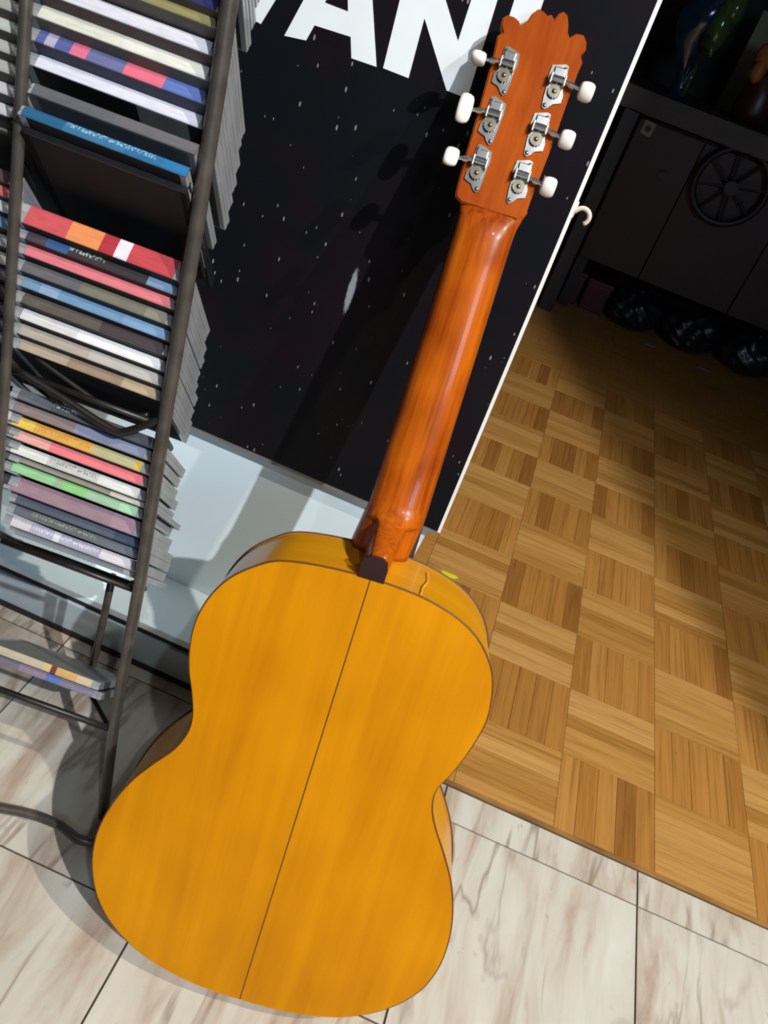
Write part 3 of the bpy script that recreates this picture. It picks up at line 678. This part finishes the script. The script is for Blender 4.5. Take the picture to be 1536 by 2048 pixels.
# glazed bird figurine
fg = empty('bird_figurine', (.165, 3.08, .756), 'glossy blue-green glazed bird-like figurine standing on the dark worktop', 'figurine')
bg = mat('blue_glaze', (.008, .035, .075), .15, coat=.7, var=.6, vs=14)
gg = mat('green_glaze', (.06, .11, .03), .12, coat=1, var=.4, vs=20)
ax = [(.012, 0, 0, .030), (.010, 0, .03, .027), (.0, 0, .07, .024), (-.012, 0, .11, .030), (-.022, 0, .15, .048), (-.020, 0, .19, .066), (-.010, 0, .23, .074), (.004, 0, .27, .066), (.015, 0, .30, .046), (.02, 0, .318, .015)]
bm = bmesh.new(); loft(bm, [[Vector((x+r_*math.cos(t), y+r_*.8*math.sin(t), z)) for t in [2*PI*k/20 for k in range(20)]] for x, y, z, r_ in ax]); finish('body', bm, bg, fg, True)
bm = bmesh.new(); ell(bm, (.040, -.02, .215), .042, .048, .085); ell(bm, (.060, -.02, .27), .034, .040, .055); finish('wing', bm, gg, fg, True)
bm = bmesh.new(); ell(bm, (.028, -.008, .055), .012, .026, .055, 12, 8); finish('neck_stripe', bm, gg, fg, True)
bm = bmesh.new(); tube(bm, [(.02, -.05, .17), (.045, -.075, .155), (.052, -.082, .135)], [.020, .012, .003], 10); finish('beak', bm, gg, fg, True)
f2 = empty('orange_figurine', (.42, 3.09, .756), 'dark red figurine with orange top at the right of the worktop', 'figurine')
bm = bmesh.new(); ax = [(0, 0, 0, .060), (0, 0, .04, .066), (0, 0, .09, .058), (-.01, 0, .13, .046), (-.02, 0, .15, .034)]
loft(bm, [[Vector((x+r_*math.cos(t), y+r_*.8*math.sin(t), z)) for t in [2*PI*k/18 for k in range(18)]] for x, y, z, r_ in ax]); finish('body', bm, mat('dark_red_glaze', (.06, .012, .010), .35), f2, True)
bm = bmesh.new(); ell(bm, (-.03, -.01, .19), .045, .042, .04); ell(bm, (-.045, -.03, .145), .022, .02, .035); finish('head', bm, mat('orange_clay', (.42, .16, .05), .5, var=.4, vs=20), f2, True)
bx = empty('white_card', (.36, 3.30, .756), 'small pale card standing at the back of the worktop', 'card')
bxo('card', (-.03, .03, 0, .004, .0, .30), mat('yellowed_card', (.25, .23, .14), .6), bx)
# things pushed under the cabinet
for i, (x, w_, h_, lb) in enumerate(((.135, .066, .125, 'dark red box at the left under the cabinet'), (.225, .100, .118, 'wider dark red box beside the small red one under the cabinet'))):
    e_ = empty('red_box', (x, 3.10, 0), lb, 'box', None)
    M['rb'] = mat('dark_red_card', (.075, .008, .014), .5)
    bxo('body', (-w_/2+.004, w_/2-.004, 0, .16, 0, h_*.85), M['rb'], e_, bev=.004)
    bxo('lid', (-w_/2, w_/2, -.004, .164, h_*.85, h_), M['rb'], e_, bev=.003)
dk = mat('crumpled_black_plastic', (.010, .012, .015), .35, coat=.15, var=.4, vs=40)
for i, (x, w_, h_, lb) in enumerate(((.375, .105, .13, 'crumpled black plastic bag next to the red boxes under the cabinet'), (.600, .105, .13, 'crumpled dark bag in the middle under the cabinet'), (.835, .11, .14, 'bulky bluish dark bag farthest right under the cabinet'))):
    bm = bmesh.new(); bmesh.ops.create_icosphere(bm, subdivisions=4, radius=1)
    for q in bm.verts:
        s_ = 1+.10*math.sin(q.co.x*7+i)*math.cos(q.co.y*9+2*i)+.07*math.sin(q.co.z*13+q.co.x*11)
        q.co = Vector((q.co.x*w_*s_, q.co.y*.10*s_, max(0, (q.co.z*.55+.5)*h_*s_)))
    e_ = empty('plastic_bag', (x, 3.12, 0), lb, 'bag')
    finish('bag_body', bm, dk, e_, True)
    bm = bmesh.new(); ell(bm, (0, 0, h_*1.06), .022, .022, .012); finish('knot', bm, dk, e_, True)
for i, (x, y, lb) in enumerate(((.45, 2.99, 'small pale tag lying on the floor before the black bag'), (.66, 2.97, 'small grey tag lying on the floor before the middle bag'))):
    tag(bxo('paper_tag', (x, x+.045, y, y+.03, .0004, .003), mat('grey_paper', (.16, .15, .14), .7)), lb, 'tag')
